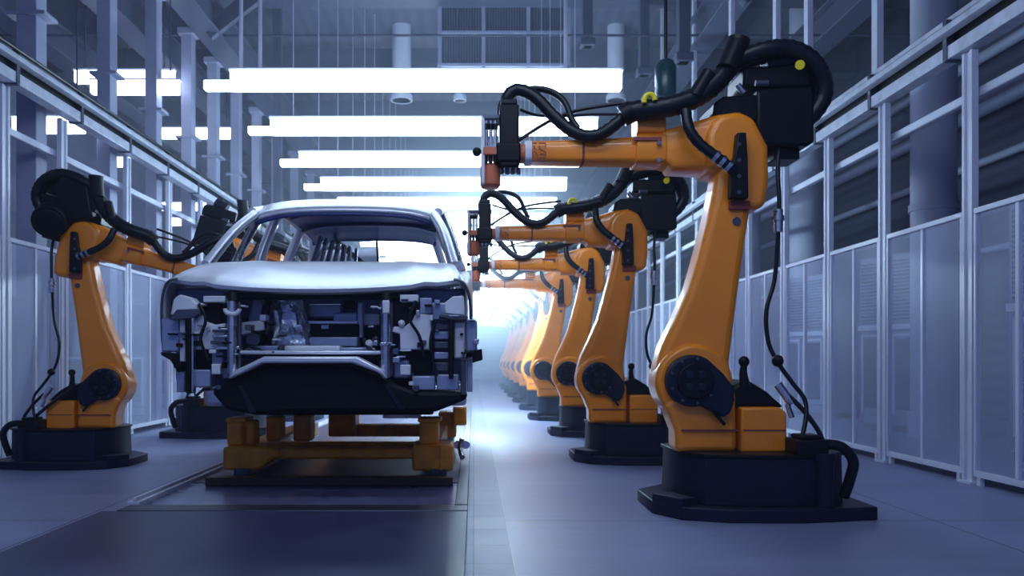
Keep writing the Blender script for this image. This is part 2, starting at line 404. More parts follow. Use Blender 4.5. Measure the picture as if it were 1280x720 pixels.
for x, z, lab in ((3.68, 2.80, 'thin white rail along the right fence posts below the cable rail'), (-4.20, 2.92, 'thin white rail along the left fence posts below the cable rail')):
    o = MB().box(x - .03, x + .03, 3.5, 28, z, z + .07).build('handrail', 'post', bevel=.01); tag(o, lab, 'rail')
# tall hangers above the right rail and columns above the left rail
for i, y in enumerate((7.08, 8.55, 9.45, 11.1, 13.0, 15.2)):
    o = MB().box(3.57, 3.63, y, y + .1, 3.47, ZC).build('hanger_post', 'post', bevel=.004)
    tag(o, f'white hanger post from the roof down to the right rail, {ORD[i]} from the front', 'post', 'right hanger posts')
for i, y in enumerate((7.9, 9.55, 10.95, 12.3, 13.5, 14.8, 16.2, 17.8, 19.6, 21.6)):
    w = .20 if i == 0 else .16
    struct('column', MB().box(-4.42 - w / 2, -4.42 + w / 2, y, y + .2, 0, 6.0).box(-4.42 - w / 2 - .05, -4.42 + w / 2 + .05, y - .03, y + .23, 5.9, 6.0).box(-4.42 - w, -4.42 + w, y - .03, y + .23, 4.3, 4.34), 'greypost', bevel=.008)
for i, (px, Y, r) in enumerate(((1167, 9.2, .24), (1008, 14.0, .28), (935, 18.5, .28))):
    x = wx(px, Y)
    struct('column_round', MB().cyl((x, Y, 0), (x, Y, ZC), r, n=32).cyl((x, Y, 2.6), (x, Y, 2.68), r + .02, n=32).cyl((x, Y, 0), (x, Y, .3), r + .03, n=32), 'concrete')
# pipes on the right wall
for i, (z, r) in enumerate(((2.55, .05), (3.15, .08), (3.9, .06), (4.7, .1), (5.5, .08))):
    o = MB().cyl((XR - .25, 3, z), (XR - .25, 34, z), r, n=14).build('wall_pipe', 'greypost')
    tag(o, f'horizontal grey pipe on the dark right wall, {ORD[i]} counted upward', 'pipe', 'pipes on the right wall')

# control cabinets behind the fences
def cabinet(x, y, w, d, h, rz, label, louv=True):
    t = thing('control_cabinet', label, 'cabinet', (x, y, 0), 'cabinets behind the fences'); t.rotation_euler.z = rz
    MB().box(-w / 2, w / 2, 0, d, .08, h).build('housing', 'cab', t, bevel=.01)
    MB().box(-w / 2 + .03, w / 2 - .03, .03, d - .03, 0, .08).build('plinth', 'dsteel', t)
    n = 2
    for k in range(n):
        a = -w / 2 + .05 + k * (w - .1) / n; b = a + (w - .1) / n - .03
        f = MB().box(a, b, -.03, 0, .2, h * .56).build('door', 'cab', t, bevel=.006)
        MB().box(a + .06, b - .06, -.036, -.028, .28, h * .56 - .08).build('pane', 'cabdark', f)
        for xx in (a + .02, b - .05): MB().box(xx, xx + .03, -.045, -.03, .22, h * .56 - .02).build('frame_strip', 'post', f)
        MB().box(a + .02, b - .02, -.045, -.03, h * .56 - .05, h * .56 - .02).build('frame_strip', 'post', f)
    if louv:
        MB().box(-w / 2 + .05, w / 2 - .05, -.03, 0, h * .62, h - .08).build('louvre_panel', 'louver', t)
        MB().box(-w / 2, w / 2, -.04, 0, h * .575, h * .605).build('cross_rail', 'post', t)
    return t
cabinet(4.95, 6.6, 1.1, .6, 2.3, -PI / 2 + .35, 'grey louvred control cabinet behind the front bay of the right fence')
cabinet(5.2, 9.9, 1.1, .6, 2.2, -PI / 2 + .3, 'grey control cabinet beyond the big round column behind the right fence')
cabinet(5.2, 12.6, 1.1, .6, 2.2, -PI / 2 + .3, 'grey control cabinet deep in the right aisle behind the third robot')
cabinet(-5.6, 8.6, 1.3, .6, 1.6, .55, 'grey two-door control cabinet behind the left fence front bay', False)
cabinet(-5.3, 11.4, 1.3, .6, 1.7, .5, 'grey two-door control cabinet behind the left robot and fence', False)
cabinet(-5.3, 14.6, 1.3, .6, 1.7, .5, 'grey two-door control cabinet far along the left aisle', False)

# ceiling equipment over the far line
t = thing('duct_grille', 'large louvred duct grille hanging from the roof above the nearest lamps', 'duct', (wx(630, 13.55), 13.55, wz(80, 13.55)))
gw = wx(708, 14) - wx(553, 14)
for a, b_, c_, d_ in ((-.5, -.17, .55, 1.6), (-.15, .18, .55, 1.6), (.2, .5, .55, 1.6), (-.5, -.17, 0, .5), (-.15, .18, 0, .5), (.2, .5, 0, .5)):
    MB().box(a * gw, b_ * gw, 0, .25, c_, d_).build('louvre', 'grate', t)
MB().box(-gw / 2 - .04, gw / 2 + .04, -.04, .3, .5, .55).box(-gw / 2 - .04, gw / 2 + .04, -.04, .3, -.05, 0).build('cross_frame', 'greypost', t)
for x in (-.5, -.16, .19, .5): MB().box(x * gw - .03, x * gw + .03, -.05, .3, -.05, ZC - t.location.z).build('mullion', 'greypost', t)
for px, r, lab in ((502, .19, 'pale round drop duct left of the louvred grille'), (770, .17, 'pale round drop duct right of the louvred grille'), (575, .1, 'slim round drop pipe in front of the louvred grille edge')):
    x = wx(px, 16.1)
    o = MB().cyl((x, 16.1, 6.1), (x, 16.1, ZC), r, n=24).cyl((x, 16.1, 6.1), (x, 16.1, 6.2), r + .03, n=24).build('drop_duct', 'post'); tag(o, lab, 'duct', 'drop ducts')
for px, Y, z, lab in ((735, 13.0, 6.0, 'dark square drop post right of the louvred grille'), (806, 13.2, 5.6, 'dark square drop post between white duct and green balancer'), (856, 11.0, 5.0, 'dark square drop post behind the raised front robot hose'), (346, 15.2, 3.2, 'dark drop post at the left end of the lamps')):
    x = wx(px, Y)
    o = MB().box(x - .08, x + .08, Y, Y + .16, z, ZC).box(x - .12, x + .12, Y - .03, Y + .19, z, z + .12).build('drop_post', 'beam', bevel=.01); tag(o, lab, 'post', 'dark drop posts')
# tool balancer
t = thing('tool_balancer', 'dark green tool balancer hanging on a rod behind the front robot hose', 'balancer', (wx(832, 6.4), 6.4, wz(122, 6.4)))
MB().ring([(0, 0, 0), (0, 0, .03), (0, 0, .24), (0, 0, .29), (0, 0, .31)], [.07, .085, .085, .06, .02], 20).build('drum', 'teal', t)
MB().cyl((0, 0, .3), (0, 0, ZC - t.location.z), .014, n=8).build('rod', 'hose', t)
MB().tube([(.0, 0, 0), (.02, 0, -.06), (-.03, 0, -.1)], .012).build('hook', 'dsteel', t)

# ------------------------------------------------------------------ robots
RX0, RY0 = 1.66, 4.87
def make_robot(name, label, group, mirror=False, pitch=0.0, cable_seed=0, marks=True):
    root = thing(name, label, 'robot', (0, 0, 0), group)
    sx = -1 if mirror else 1
    def q(px, py, Y): return ((px - VX) * Y / F - RX0, (VY - py) * Y / F + H)
    def q3(px, py, Y): a = q(px, py, Y); return (a[0], Y - RY0, a[1])
    def poly(pts, Y): return [q(px, py, Y) for px, py in pts]
    pv = q(928, 205, 4.8); ca, sa = math.cos(pitch), math.sin(pitch)
    def lo(v): return Vector((sx * v.x, v.y, v.z))
    def up(v):                                    # forearm group turns about the elbow
        dx, dz = v.x - pv[0], v.z - pv[1]
        return Vector((sx * (pv[0] + dx * ca - dz * sa), v.y, pv[1] + dx * sa + dz * ca))
    def B(mb, nm, m, parent=root, xf=lo, **k): return mb.build(nm, m, parent, xf=xf, **k)
    # --- pedestal
    foot = [(-.62, -.20), (-.50, -.40), (-.25, -.49), (.15, -.50), (.60, -.40), (.60, .38), (.15, .48), (-.40, .45), (-.62, .22)]
    fp = B(MB().vprism(foot, 0, .075), 'foot_plate', 'navy', bevel=.008)
    B(MB().vprism([(-.62, -.20), (-.50, -.40), (-.40, -.36), (-.50, -.16)], .07, .12), 'lip', 'navy', fp, bevel=.006)
    oct_ = [(-.47, -.18), (-.36, -.36), (-.05, -.42), (.28, -.40), (.48, -.24), (.50, .22), (.25, .40), (-.25, .40), (-.47, .2)]
    pd = B(MB().vprism(oct_, .07, .352, .985), 'pedestal', 'navy', bevel=.012)
    B(MB().vprism([(x * 1.01, y * 1.01) for x, y in oct_], .345, .366), 'top_plate', 'black', pd, bevel=.004)
    B(MB().cyl((.30, -.40, .03), (.30, -.40, .36), .05, n=16).cyl((.30, -.40, .34), (.30, -.40, .375), .06, n=16), 'conduit', 'navy', pd)
    cb_ = B(MB().box(.14, .32, -.42, -.22, .36, .45).box(.17, .29, -.40, -.25, .45, .475), 'connection_box', 'black', pd, bevel=.01)
    B(MB().tube([(.30, -.36, .42), (.40, -.38, .41), (.47, -.38, .33), (.46, -.36, .22), (.44, -.33, .12)], .03), 'conduit_hose', 'hose', pd)
    # --- turret and base block
    tp = poly([(846, 566), (846, 540), (838, 520), (830, 505), (900, 470), (922, 490), (923, 566)], 4.62)
    tb = poly([(850, 562), (850, 525), (870, 505), (905, 480), (922, 490), (923, 562)], 5.05)
    tr = B(MB().prism(tp, -.24, -.02), 'turret', 'orange', bevel=.035, segs=3)
    B(MB().prism(tb, -.04, .22), 'turret_rear', 'orange', tr, bevel=.03)
    B(MB().prism(poly([(852, 537), (923, 537), (923, 539), (852, 539)], 4.618), -.252, -.24), 'seam', 'mark', tr)
    rb = B(MB().prism(poly([(927, 566), (927, 509), (975, 509), (984, 516), (984, 566)], 4.62), -.25, .25), 'rear_block', 'orange', bevel=.015)
    B(MB().prism(poly([(929, 537), (983, 537), (983, 538.5), (929, 538.5)], 4.618), -.254, -.246), 'seam', 'mark', rb)
    cv = B(MB().prism(poly([(917, 509), (917, 484), (936, 474), (962, 490), (984, 510)], 4.64), -.2, .18), 'cable_cover', 'black', bevel=.02)
    B(MB().ring([q3(931, 484, 4.62), q3(929, 465, 4.62), q3(930, 455, 4.62)], [.03, .022, .018], 12), 'lever', 'black', cv)
    B(MB().ball(q3(930, 452, 4.62), .032), 'lever_knob', 'black', cv)
    # --- shoulder joint
    jx, jz = q(868, 478, 4.66)
    B(MB().ring([(jx, y_, jz) for y_ in (-.225, -.20, .02, .06, .24)], [.205, .226, .22, .14, .13], 48), 'shoulder_drum', 'orange', bevel=.008)
    cx, cz = q(865, 476, 4.6); R = .15
    tear = [(cx + R * math.cos(a), cz + R * math.sin(a)) for a in [math.radians(d) for d in range(48, 300, 12)]]
    tear += [q(903, 522, 4.6), q(912, 516, 4.6), q(917, 500, 4.6), q(916, 484, 4.6), q(904, 468, 4.6)]
    sc = B(MB().prism(tear, -.30, -.21), 'shoulder_cover', 'navy', bevel=.018, segs=3)
    B(MB().cyl((cx + .01, -.325, cz), (cx + .01, -.295, cz), .105, n=36), 'cap', 'black', sc, bevel=.008)
    for k in range(4):
        a = PI / 4 + k * PI / 2
        B(MB().box(cx + .01 + .05 * math.cos(a) - .022, cx + .01 + .05 * math.cos(a) + .022, -.333, -.32, cz + .05 * math.sin(a) - .022, cz + .05 * math.sin(a) + .022), 'cap_pad', 'navy', sc, bevel=.008)
    for d in range(20, 300, 40):
        a = math.radians(d + 60); B(MB().cyl((cx + .128 * math.cos(a), -.308, cz + .128 * math.sin(a)), (cx + .128 * math.cos(a), -.298, cz + .128 * math.sin(a)), .009, n=8), 'bolt', 'dsteel', sc)
    B(MB().ring([q3(893, 516, 4.57), q3(906, 531, 4.57)], .010, 8), 'pin', 'black', sc)
    B(MB().cyl((jx, .235, jz), (jx, .29, jz), .10, n=36), 'rear_cap', 'black', bevel=.01)
    # --- lower arm
    ap = poly([(820, 480), (822, 458), (829, 432), (846, 397), (862, 360), (872, 325), (884, 280), (893, 238), (898, 208), (910, 192), (942, 195), (944, 225), (941, 253), (934, 300), (926, 355), (919, 410), (914, 450), (914, 485), (900, 515), (868, 528), (838, 515)], 4.68)
    am = B(MB().prism(ap, -.19, .03), 'lower_arm', 'orange', bevel=.05, segs=4)
    bx, bz = q(922, 276, 4.66)
    B(MB().cyl((bx, -.20, bz), (bx, -.18, bz), .024, n=14), 'plug', 'dsteel', am)
    B(MB().prism(poly([(912, 251), (938, 251), (938, 262), (912, 262)], 4.66), -.215, -.18), 'collar', 'mark', am, bevel=.004)
    pl = B(MB().prism(poly([(920, 167), (931, 167), (933, 200), (934, 249), (911, 249), (912, 215), (917, 195)], 4.63), -.27, -.21), 'arm_plate', 'black', bevel=.008)
    for py in (180, 200, 220, 240): B(MB().cyl(q3(924, py, 4.595), q3(924, py, 4.61), .012, n=8), 'bolt', 'dsteel', pl)
    # --- elbow housing (turns with the forearm)
    ep = poly([(884, 212), (884, 168), (892, 150), (904, 142), (925, 139), (943, 147), (951, 163), (961, 182), (962, 225), (958, 257), (945, 262), (925, 258), (918, 225), (912, 214)], 4.68)
    eb = B(MB().prism(ep, -.20, .14), 'elbow_housing', 'orange', xf=up, bevel=.04, segs=4)
    mb = MB(); secs = []
    for px, z0, z1, hy in ((915, 216, 143, .16), (893, 216, 146, .155), (872, 216, 152, .14), (850, 215, 158, .125), (838, 215, 161, .12), (834, 209, 162, .115), (826, 207, 163, .11)):
        a = q(px, z0, 4.82); b_ = q(px, z1, 4.82); secs.append((a[0], 0, hy, a[1], b_[1]))
    fa = B(mb.sections(secs, 28, 5.5), 'forearm_base', 'orange', xf=up)
    def sec(px, z0, z1, hy, yc=0): a = q(px, z0, 4.85); b_ = q(px, z1, 4.85); return (a[0], yc, hy, a[1], b_[1])
    ft = B(MB().sections([sec(828, 207, 168, .10), sec(790, 206, 173, .095), sec(728, 205, 176, .085), sec(700, 205, 177, .082), sec(662, 204, 178, .078)], 20, 5), 'forearm_tube', 'orange', xf=up)
    B(MB().sections([sec(729, 206, 175, .09), sec(726, 206, 175, .09)], 20, 5), 'ring', 'mark', ft, xf=up)
    ck = B(MB().sections([sec(829, 208, 170, .12), sec(792, 208, 170, .12)], 20, 6), 'clamp_lower', 'orange', xf=up, bevel=.008)
    ck2 = B(MB().sections([sec(828, 172, 147, .10, -.02), sec(793, 172, 147, .10, -.02)], 20, 6), 'clamp_upper', 'orange', xf=up, bevel=.008)
    B(MB().prism(poly([(793, 170), (828, 170), (828, 174), (793, 174)], 4.72), -.13, -.115), 'clamp_seam', 'mark', ck, xf=up)
    for py in (178, 200): B(MB().cyl(q3(824, py, 4.72), q3(824, py, 4.745), .013, n=8), 'bolt', 'steel', ck, xf=up)
    wf = B(MB().sections([sec(664, 205, 177, .085), sec(656, 205, 177, .085)], 20, 4), 'wrist_flange', 'white', xf=up)
    wr = B(MB().sections([sec(657, 203, 180, .07), sec(643, 202, 182, .06)], 20, 3), 'wrist', 'red', xf=up)
    if marks:                                     # worn, unreadable dark red lettering block near the wrist
        mk = MB()
        def stroke(a, b_, w=.006): mk.bar(q3(*a, 4.765), q3(*b_, 4.765), .004, w, up=(0, 1, 0)) if False else mk.bar(q3(a[0], a[1], 4.768), q3(b_[0], b_[1], 4.768), .006, w, up=(0, 0, 1))
        for a, b_ in (((665, 179), (671, 179)), ((673, 179), (682, 179)), ((667, 182), (669, 187)), ((682, 180), (682, 184)), ((674, 182), (675, 187)), ((666, 190), (666, 198)), ((668, 189), (672, 194)), ((672, 194), (672, 199)), ((675, 187), (682, 190)), ((675, 193), (681, 193)), ((682, 190), (682, 196)), ((675, 196), (677, 201)), ((665, 201), (673, 201)), ((675, 201), (683, 201)), ((682, 197), (682, 201))):
            stroke(a, b_)
        B(mk, 'lettering', 'mark', ft, xf=up)
    # --- tool changer and gripper at the wrist
    tcx = lambda px: q(px, 0, 4.85)[0]
    tz = lambda py: q(0, py, 4.85)[1]
    tl = B(MB().box(tcx(624), tcx(648), -.09, .09, tz(212), tz(134)).box(tcx(620), tcx(650), -.10, .10, tz(206), tz(182)), 'tool_changer', 'black', xf=up, bevel=.012)
    B(MB().box(tcx(626), tcx(646), -.07, .07, tz(134), tz(126)), 'cable_gland', 'hose', tl, xf=up, bevel=.01)
    for px in (627, 634, 641, 648): B(MB().cyl((tcx(px), -.04, tz(219)), (tcx(px), -.04, tz(211)), .012, n=8), 'stud', 'dsteel', tl, xf=up)
    fr = B(MB().box(tcx(601.5), tcx(606), -.08, .08, tz(232), tz(148)), 'gripper_plate', 'white', xf=up, bevel=.006)
    B(MB().box(tcx(603), tcx(624), -.08, .08, tz(152), tz(147)), 'valve_block', 'dsteel', fr, xf=up, bevel=.004)
    for px in (608, 613.5, 619):
        B(MB().cyl((tcx(px), -.05, tz(187)), (tcx(px), -.05, tz(152)), .012, n=12), 'rod', 'steel', fr, xf=up)
        B(MB().cyl((tcx(px), -.05, tz(164)), (tcx(px), -.05, tz(157)), .016, n=12), 'rod_collar', 'black', fr, xf=up)
    B(MB().box(tcx(604), tcx(626), -.09, .09, tz(197), tz(187)), 'cross_bar', 'red', fr, xf=up, bevel=.006)
    for px in (607, 613, 619): B(MB().cyl((tcx(px), -.06, tz(206)), (tcx(px), -.06, tz(197)), .012, n=10), 'rod', 'black', fr, xf=up)
    B(MB().ball((tcx(596), -.02, tz(190)), .028).cyl((tcx(596), -.02, tz(190)), (tcx(603), -.02, tz(190)), .012, n=10), 'stop_knob', 'black', fr, xf=up)
    B(MB().ring([(tcx(613), 0, tz(205)), (tcx(613), 0, tz(208)), (tcx(613), 0, tz(231)), (tcx(613), 0, tz(235))], [.05, .062, .062, .045], 20), 'gripper_cylinder', 'red', fr, xf=up)
    # --- motor pack behind the elbow
    mo = B(MB().prism(poly([(946, 181), (945, 112), (1015, 109), (1017, 178), (1008, 183)], 4.72), -.17, .22), 'motor_box', 'black', xf=up, bevel=.014)
    B(MB().prism(poly([(891, 143), (893, 128), (905, 120), (945, 118), (950, 160), (944, 150)], 4.74), -.13, .2), 'motor_cowl', 'black', mo, xf=up, bevel=.015)
    B(MB().prism(poly([(927, 110), (928, 85), (990, 82), (1012, 86), (1012, 112)], 4.78), -.12, .2), 'gear_motor', 'black', mo, xf=up, bevel=.02)
    if not mirror: B(MB().cyl(q3(1000, 81, 4.62), q3(1000, 81, 4.68), .027, n=18), 'yellow_cap', 'yellow', mo, xf=up)
    B(MB().cyl(q3(955, 82, 4.8), q3(985, 74, 4.8), .055, n=16), 'encoder', 'navy', mo, xf=up)
    B(MB().box(*sorted((q(974, 0, 4.7)[0], q(1006, 0, 4.7)[0])), -.1, .1, q(0, 195, 4.7)[1], q(0, 181, 4.7)[1]), 'plug_block', 'black', mo, xf=up, bevel=.006)
    B(MB().cyl(q3(944, 104, 4.68), q3(960, 104, 4.68), .018, n=12), 'fitting', 'dsteel', mo, xf=up)
    B(MB().cyl(q3(930, 116, 4.68), q3(922, 106, 4.68), .018, n=10), 'fitting', 'steel', mo, xf=up)
    if mirror:
        B(MB().cyl(q3(985, 150, 4.5), q3(985, 150, 4.72), .15, n=32).cyl(q3(985, 150, 4.47), q3(985, 150, 4.5), .12, n=32), 'motor_drum', 'black', mo, xf=up, bevel=.012)
        B(MB().prism(poly([(905, 128), (930, 70), (985, 62), (1000, 90), (950, 150)], 4.66), -.24, -.12), 'drive_cover', 'black', mo, xf=up, bevel=.02)
        B(MB().box(*sorted((q(905, 0, 4.7)[0], q(925, 0, 4.7)[0])), -.2, -.1, q(0, 120, 4.7)[1], q(0, 84, 4.7)[1]), 'valve_block', 'navy', mo, xf=up, bevel=.01)
    # --- hoses
    rg = [q3(px, py, Y) for px, py, Y in ((918, 78, 4.74), (938, 68, 4.72), (962, 61, 4.7), (990, 61, 4.7), (1013, 73, 4.7), (1028, 95, 4.72), (1030, 120, 4.74), (1016, 143, 4.76), (1000, 155, 4.8))]
    B(MB().ribbed(rg, .048, 12), 'loop_hose', 'hose', xf=up)
    rg2 = [(x + .0, y + .09, z - .02) for x, y, z in rg]
    B(MB().ribbed(rg2, .035, 10), 'loop_hose', 'hose', xf=up)
    bd = [q3(px, py, Y) for px, py, Y in ((922, 55, 4.74), (913, 80, 4.72), (893, 105, 4.70), (865, 124, 4.69), (832, 134, 4.69), (800, 138, 4.72), (784, 141, 4.74))]
    bh = B(MB().ribbed(bd, .058, 12), 'hose_bundle', 'hose', xf=up)
    B(MB().ring([q3(923, 52, 4.72), q3(908, 88, 4.68)], .062, 16).ring([q3(924, 49, 4.72), q3(923, 53, 4.72)], .066, 16), 'clamp_sleeve', 'black', bh, xf=up)
    B(MB().ring([q3(886, 92, 4.68), q3(868, 122, 4.66)], .045, 14), 'clamp_sleeve', 'black', bh, xf=up)
    B(MB().ring([q3(790, 139, 4.72), q3(777, 146, 4.73)], .064, 16), 'clamp_sleeve', 'black', bh, xf=up)
    yr = [q3(812 + 7 * math.cos(a), 127 - 9 * math.sin(a), 4.64) for a in [math.radians(d) for d in range(10, 200, 20)]]
    if not mirror: B(MB().tube(yr, .016, 8, 3), 'yellow_strap', 'yellow', bh, xf=up)
    h1 = [q3(px, py, Y) for px, py, Y in ((785, 141, 4.74), (768, 156, 4.74), (750, 168, 4.75), (731, 170, 4.76), (712, 162, 4.78), (692, 145, 4.8), (672, 124, 4.82), (656, 114, 4.84), (643, 113, 4.85), (634, 122, 4.85), (633, 138, 4.86))]
    B(MB().ribbed(h1, .036, 12), 'tool_hose', 'hose', xf=up)
    h2 = [q3(px, py, Y) for px, py, Y in ((722, 160, 4.84), (714, 148, 4.86), (706, 128, 4.88), (690, 115, 4.9), (668, 111, 4.9), (648, 116, 4.9), (628, 128, 4.9), (625, 145, 4.9))]
    B(MB().tube(h2, .02, 10), 'tool_hose', 'hose', xf=up)
    h3 = [q3(px, py, Y) for px, py, Y in ((648, 176, 4.93), (672, 160, 4.93), (700, 145, 4.92), (730, 136, 4.9), (785, 128, 4.86))]
    B(MB().tube(h3, .011, 8), 'thin_cable', 'hose', xf=up)
    h4 = [q3(px, py, Y) for px, py, Y in ((650, 137, 4.93), (672, 144, 4.93), (705, 145, 4.92), (740, 143, 4.9), (785, 143, 4.86))]
    B(MB().tube(h4, .009, 8), 'thin_cable', 'hose', xf=up)
    h5 = [q3(px, py, Y) for px, py, Y in ((857, 138, 4.64), (861, 160, 4.61), (873, 178, 4.60), (890, 192, 4.59), (906, 204, 4.59), (917, 214, 4.60))]
    eh = B(MB().ribbed(h5, .030, 12), 'elbow_hose', 'hose', xf=up)
    for k in range(3): B(MB().ring([q3(893 + 8 * k, 194 + 6 * k, 4.59), q3(897 + 8 * k, 197 + 6 * k, 4.59)], .036, 12), 'silver_clip', 'steel', eh, xf=up)
    # --- cables hanging down the back
    drop = [q3(px, py, Y) for px, py, Y in ((974, 185, 4.75), (972, 215, 4.72), (974, 250, 4.7), (972, 300, 4.7), (968, 350, 4.7), (958, 388, 4.68), (960, 425, 4.66), (971, 451, 4.64), (990, 478, 4.62), (1006, 500, 4.6), (1007, 525, 4.56), (1001, 552, 4.52))]
    top = up(Vector(drop[0])); drop[0] = (top.x * sx, top.y, top.z); top = up(Vector(drop[1])); drop[1] = (top.x * sx, top.y, top.z)
    dc = B(MB().tube(drop, .013, 10), 'drop_cable', 'hose')
    B(MB().ring([q3(973, 262, 4.68), q3(973, 290, 4.68)], .026, 12).ring([q3(973, 270, 4.68), q3(973, 276, 4.68)], .034, 12), 'silver_coupling', 'steel', dc)
    B(MB().ball(q3(972, 451, 4.62), .035), 'junction_knob', 'black', dc)
    d2 = [q3(px, py, Y) for px, py, Y in ((971, 484, 4.66), (985, 494, 4.62), (1005, 514, 4.58), (1022, 537, 4.54), (1030, 556, 4.52))]
    B(MB().tube(d2, .014, 8), 'floor_cable', 'hose')
    B(MB().ring([q3(972, 480, 4.64), q3(990, 505, 4.62)], .026, 10).ring([q3(984, 505, 4.6), q3(990, 522, 4.6)], .016, 8), 'silver_coupling', 'steel')
    if mirror:
        B(MB().tube([q3(900, 470, 4.6), q3(950, 500, 4.58), q3(1000, 540, 4.55), q3(1010, 556, 4.55)], .016, 8), 'shoulder_cable', 'hose')
    return root

right = make_robot('robot_arm', 'large orange six-axis robot arm on black pedestal, frontmost and biggest of all', 'robots right of the line')
right.location = (RX0, RY0, 0)
spots = [(1.47, 7.22, .945), (1.49, 9.62, .945), (1.41, 12.05, .945)] + [(1.41, 14.4 + 2.4 * k, .95) for k in range(6)]
for i, (x, y, k) in enumerate(spots):
    c = copy_tree(right); c.location = (x, y, 0); c.scale = (k, k, k)
    c['label'] = ('orange robot arm directly behind the frontmost one, second of the right row' if i == 0 else f'orange robot arm on black pedestal, {ORD[i + 1]} from the front of the right row')
left = make_robot('robot_arm', 'orange robot arm reaching behind the car body, nearest of the left row', 'robots left of the line', mirror=True, pitch=math.radians(15), marks=False)
left.location = (-3.44, 6.9, 0); left.scale = (.89,) * 3
for i, (x, y) in enumerate(((-2.98, 9.5), (-2.9, 12.0), (-2.85, 14.5), (-2.85, 16.9))):
    c = copy_tree(left); c.location = (x, y, 0); c.scale = (1, 1, 1)
    for ch in [d for d in c.children_recursive if d.name.split('.')[0] in ('loop_hose', 'drive_cover', 'motor_drum')]: bpy.data.objects.remove(ch)
    c['label'] = ('orange robot arm half hidden by the car, low behind its front corner' if i == 0 else f'orange robot arm hidden behind the car body, {ORD[i + 1]} of the left row')

# welding spark at the fourth right robot's tool and the light it gives
WX, WY, WZ = .09, 12.9, 2.3
o = MB().ball((WX, WY, WZ), .05).build('welding_arc', 'arc'); tag(o, 'blinding blue-white welding arc between the car and the robot row', 'welding arc')
ld = bpy.data.lights.new('welding_light', 'POINT'); ld.energy = 750; ld.color = (.52, .80, 1); ld.shadow_soft_size = .06
lo_ = bpy.data.objects.new('welding_light', ld); C.objects.link(lo_); lo_.location = (WX, WY - .12, WZ)

# ------------------------------------------------------------------ car body
CX, CY = -.98, 4.85
car = thing('unfinished_car', 'unfinished silver car body without doors, glass or bumper on an orange skid', 'car', (CX, CY, 0)); car.rotation_euler.z = math.radians(1.2)
def cp(px, py, yo): Y = CY + yo; return ((px - VX) * Y / F - CX, yo, (VY - py) * Y / F + H)
def cbox(name, px0, px1, py0, py1, yo, dep, m, bevel=.008, parent=None):
    a = cp(px0, py1, yo); b_ = cp(px1, py0, yo)
    return MB().box(a[0], b_[0], yo, yo + dep, a[2], b_[2]).build(name, m, parent or car, bevel=bevel)
def cpoly(name, pts, yo, dep, m, bevel=.008, parent=None):
    return MB().prism([(cp(px, py, yo)[0], cp(px, py, yo)[2]) for px, py in pts], yo, yo + dep).build(name, m, parent or car, bevel=bevel)
def ctube(name, pts, r, m, n=12, parent=None):
    return MB().tube([cp(*p) for p in pts], r, n).build(name, m, parent or car)

# hood
NS = 24; rows = []
for i in range(11):
    t = i / 10
    row = []
    for k in range(NS + 1):
        s = -1 + 2 * k / NS
        hw = .905 - .055 * t
        y = .02 + .16 * abs(s) ** 3 * (1 - t) + t * .74
        crown = 1 - .30 * abs(s) ** 4
        z = 1.325 + .075 * abs(s) ** 2.2 * (1 - t) + (.255 * (t ** .85)) - .01 * abs(s) ** 3 * t
        z += .012 * math.exp(-((abs(s) - .62 - .12 * (1 - t)) / .05) ** 2)
        row.append((s * hw, y, z))
    rows.append(row)
front = [(x, y + .008, z - .014) for x, y, z in rows[0]]
lip = [(x * .99, y + .10, z - .022) for x, y, z in rows[0]]
MB().grid([lip, front] + rows).build('hood', 'body', car, solid=.012, angle=50)
# fenders
for s in (-1, 1):
    rows = []
    for i in range(13):
        t = i / 12; y = .16 + .86 * t
        zt = 1.385 + .185 * t; ow = .965 + .02 * t
        arch = .0
        d = (y - .62) / .40
        zb = .93 if abs(d) >= 1 else .93 + .30 * math.sqrt(1 - d * d) * .8
        if i == 0: zb = .97
        zm = zt - .10
        rows.append([(s * (.90 - .05 * t), y, zt + .0), (s * (.925 - .02 * t), y, zt - .005), (s * (ow - .02), y + .005, zt - .04), (s * ow, y + .01, zm), (s * (ow + .005), y + .02, (zm + zb) / 2 + .05), (s * (ow - .005), y + .01, zb)])
    MB().grid(rows).build('fender', 'body', car, solid=.014, angle=50)
    # fender front flange: curved edge seen from the front
    e = [(s * .86, .15, 1.40), (s * .91, .14, 1.385), (s * .945, .15, 1.33), (s * .962, .16, 1.24), (s * .965, .17, 1.10), (s * .955, .17, .98), (s * .90, .16, .93), (s * .82, .15, .90)]
    MB().tube(e, .009, 8).build('fender_flange', 'dsteel', car)
# roof with rounded edges
rows = []
prof = ((1.36, 2.055, .70), (1.50, 2.115, .735), (1.8, 2.215, .75), (2.2, 2.295, .75), (2.6, 2.325, .74), (3.0, 2.315, .72), (3.4, 2.275, .69), (3.7, 2.225, .66))
for y, z, hw in prof:
    row = []
    for k in range(17):
        s = -1 + k / 8
        row.append((s * hw, y + .05 * s * s * (1 if y < 1.6 else 0), z - (.05 if y < 3 else .035) * abs(s) ** 5 - .018 * s * s))
    rows.append(row)
MB().grid(rows).build('roof', 'body', car, solid=.03, angle=50)
hd = rows[0]
MB().tube([(x, y + .02, z - .025) for x, y, z in hd[::2]], .016, 10).build('windscreen_header', 'navy_shade', car)
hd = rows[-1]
MB().tube([(x, y, z - .03) for x, y, z in hd[::2]], .035, 10).build('rear_header', 'navy_shade', car)
for i, y in enumerate((2.0, 2.6, 3.15)):
    zz = 2.255 if i == 0 else (2.325 if i == 1 else 2.30)
    MB().grid([[(-.66 + .165 * k, y + dy, zz - .062 - .05 * abs(-1 + .25 * k) ** 5 - .018 * (-1 + .25 * k) ** 2) for k in range(9)] for dy in (-.06, .06)]).build('roof_bow', 'navy_shade', car, solid=.012)
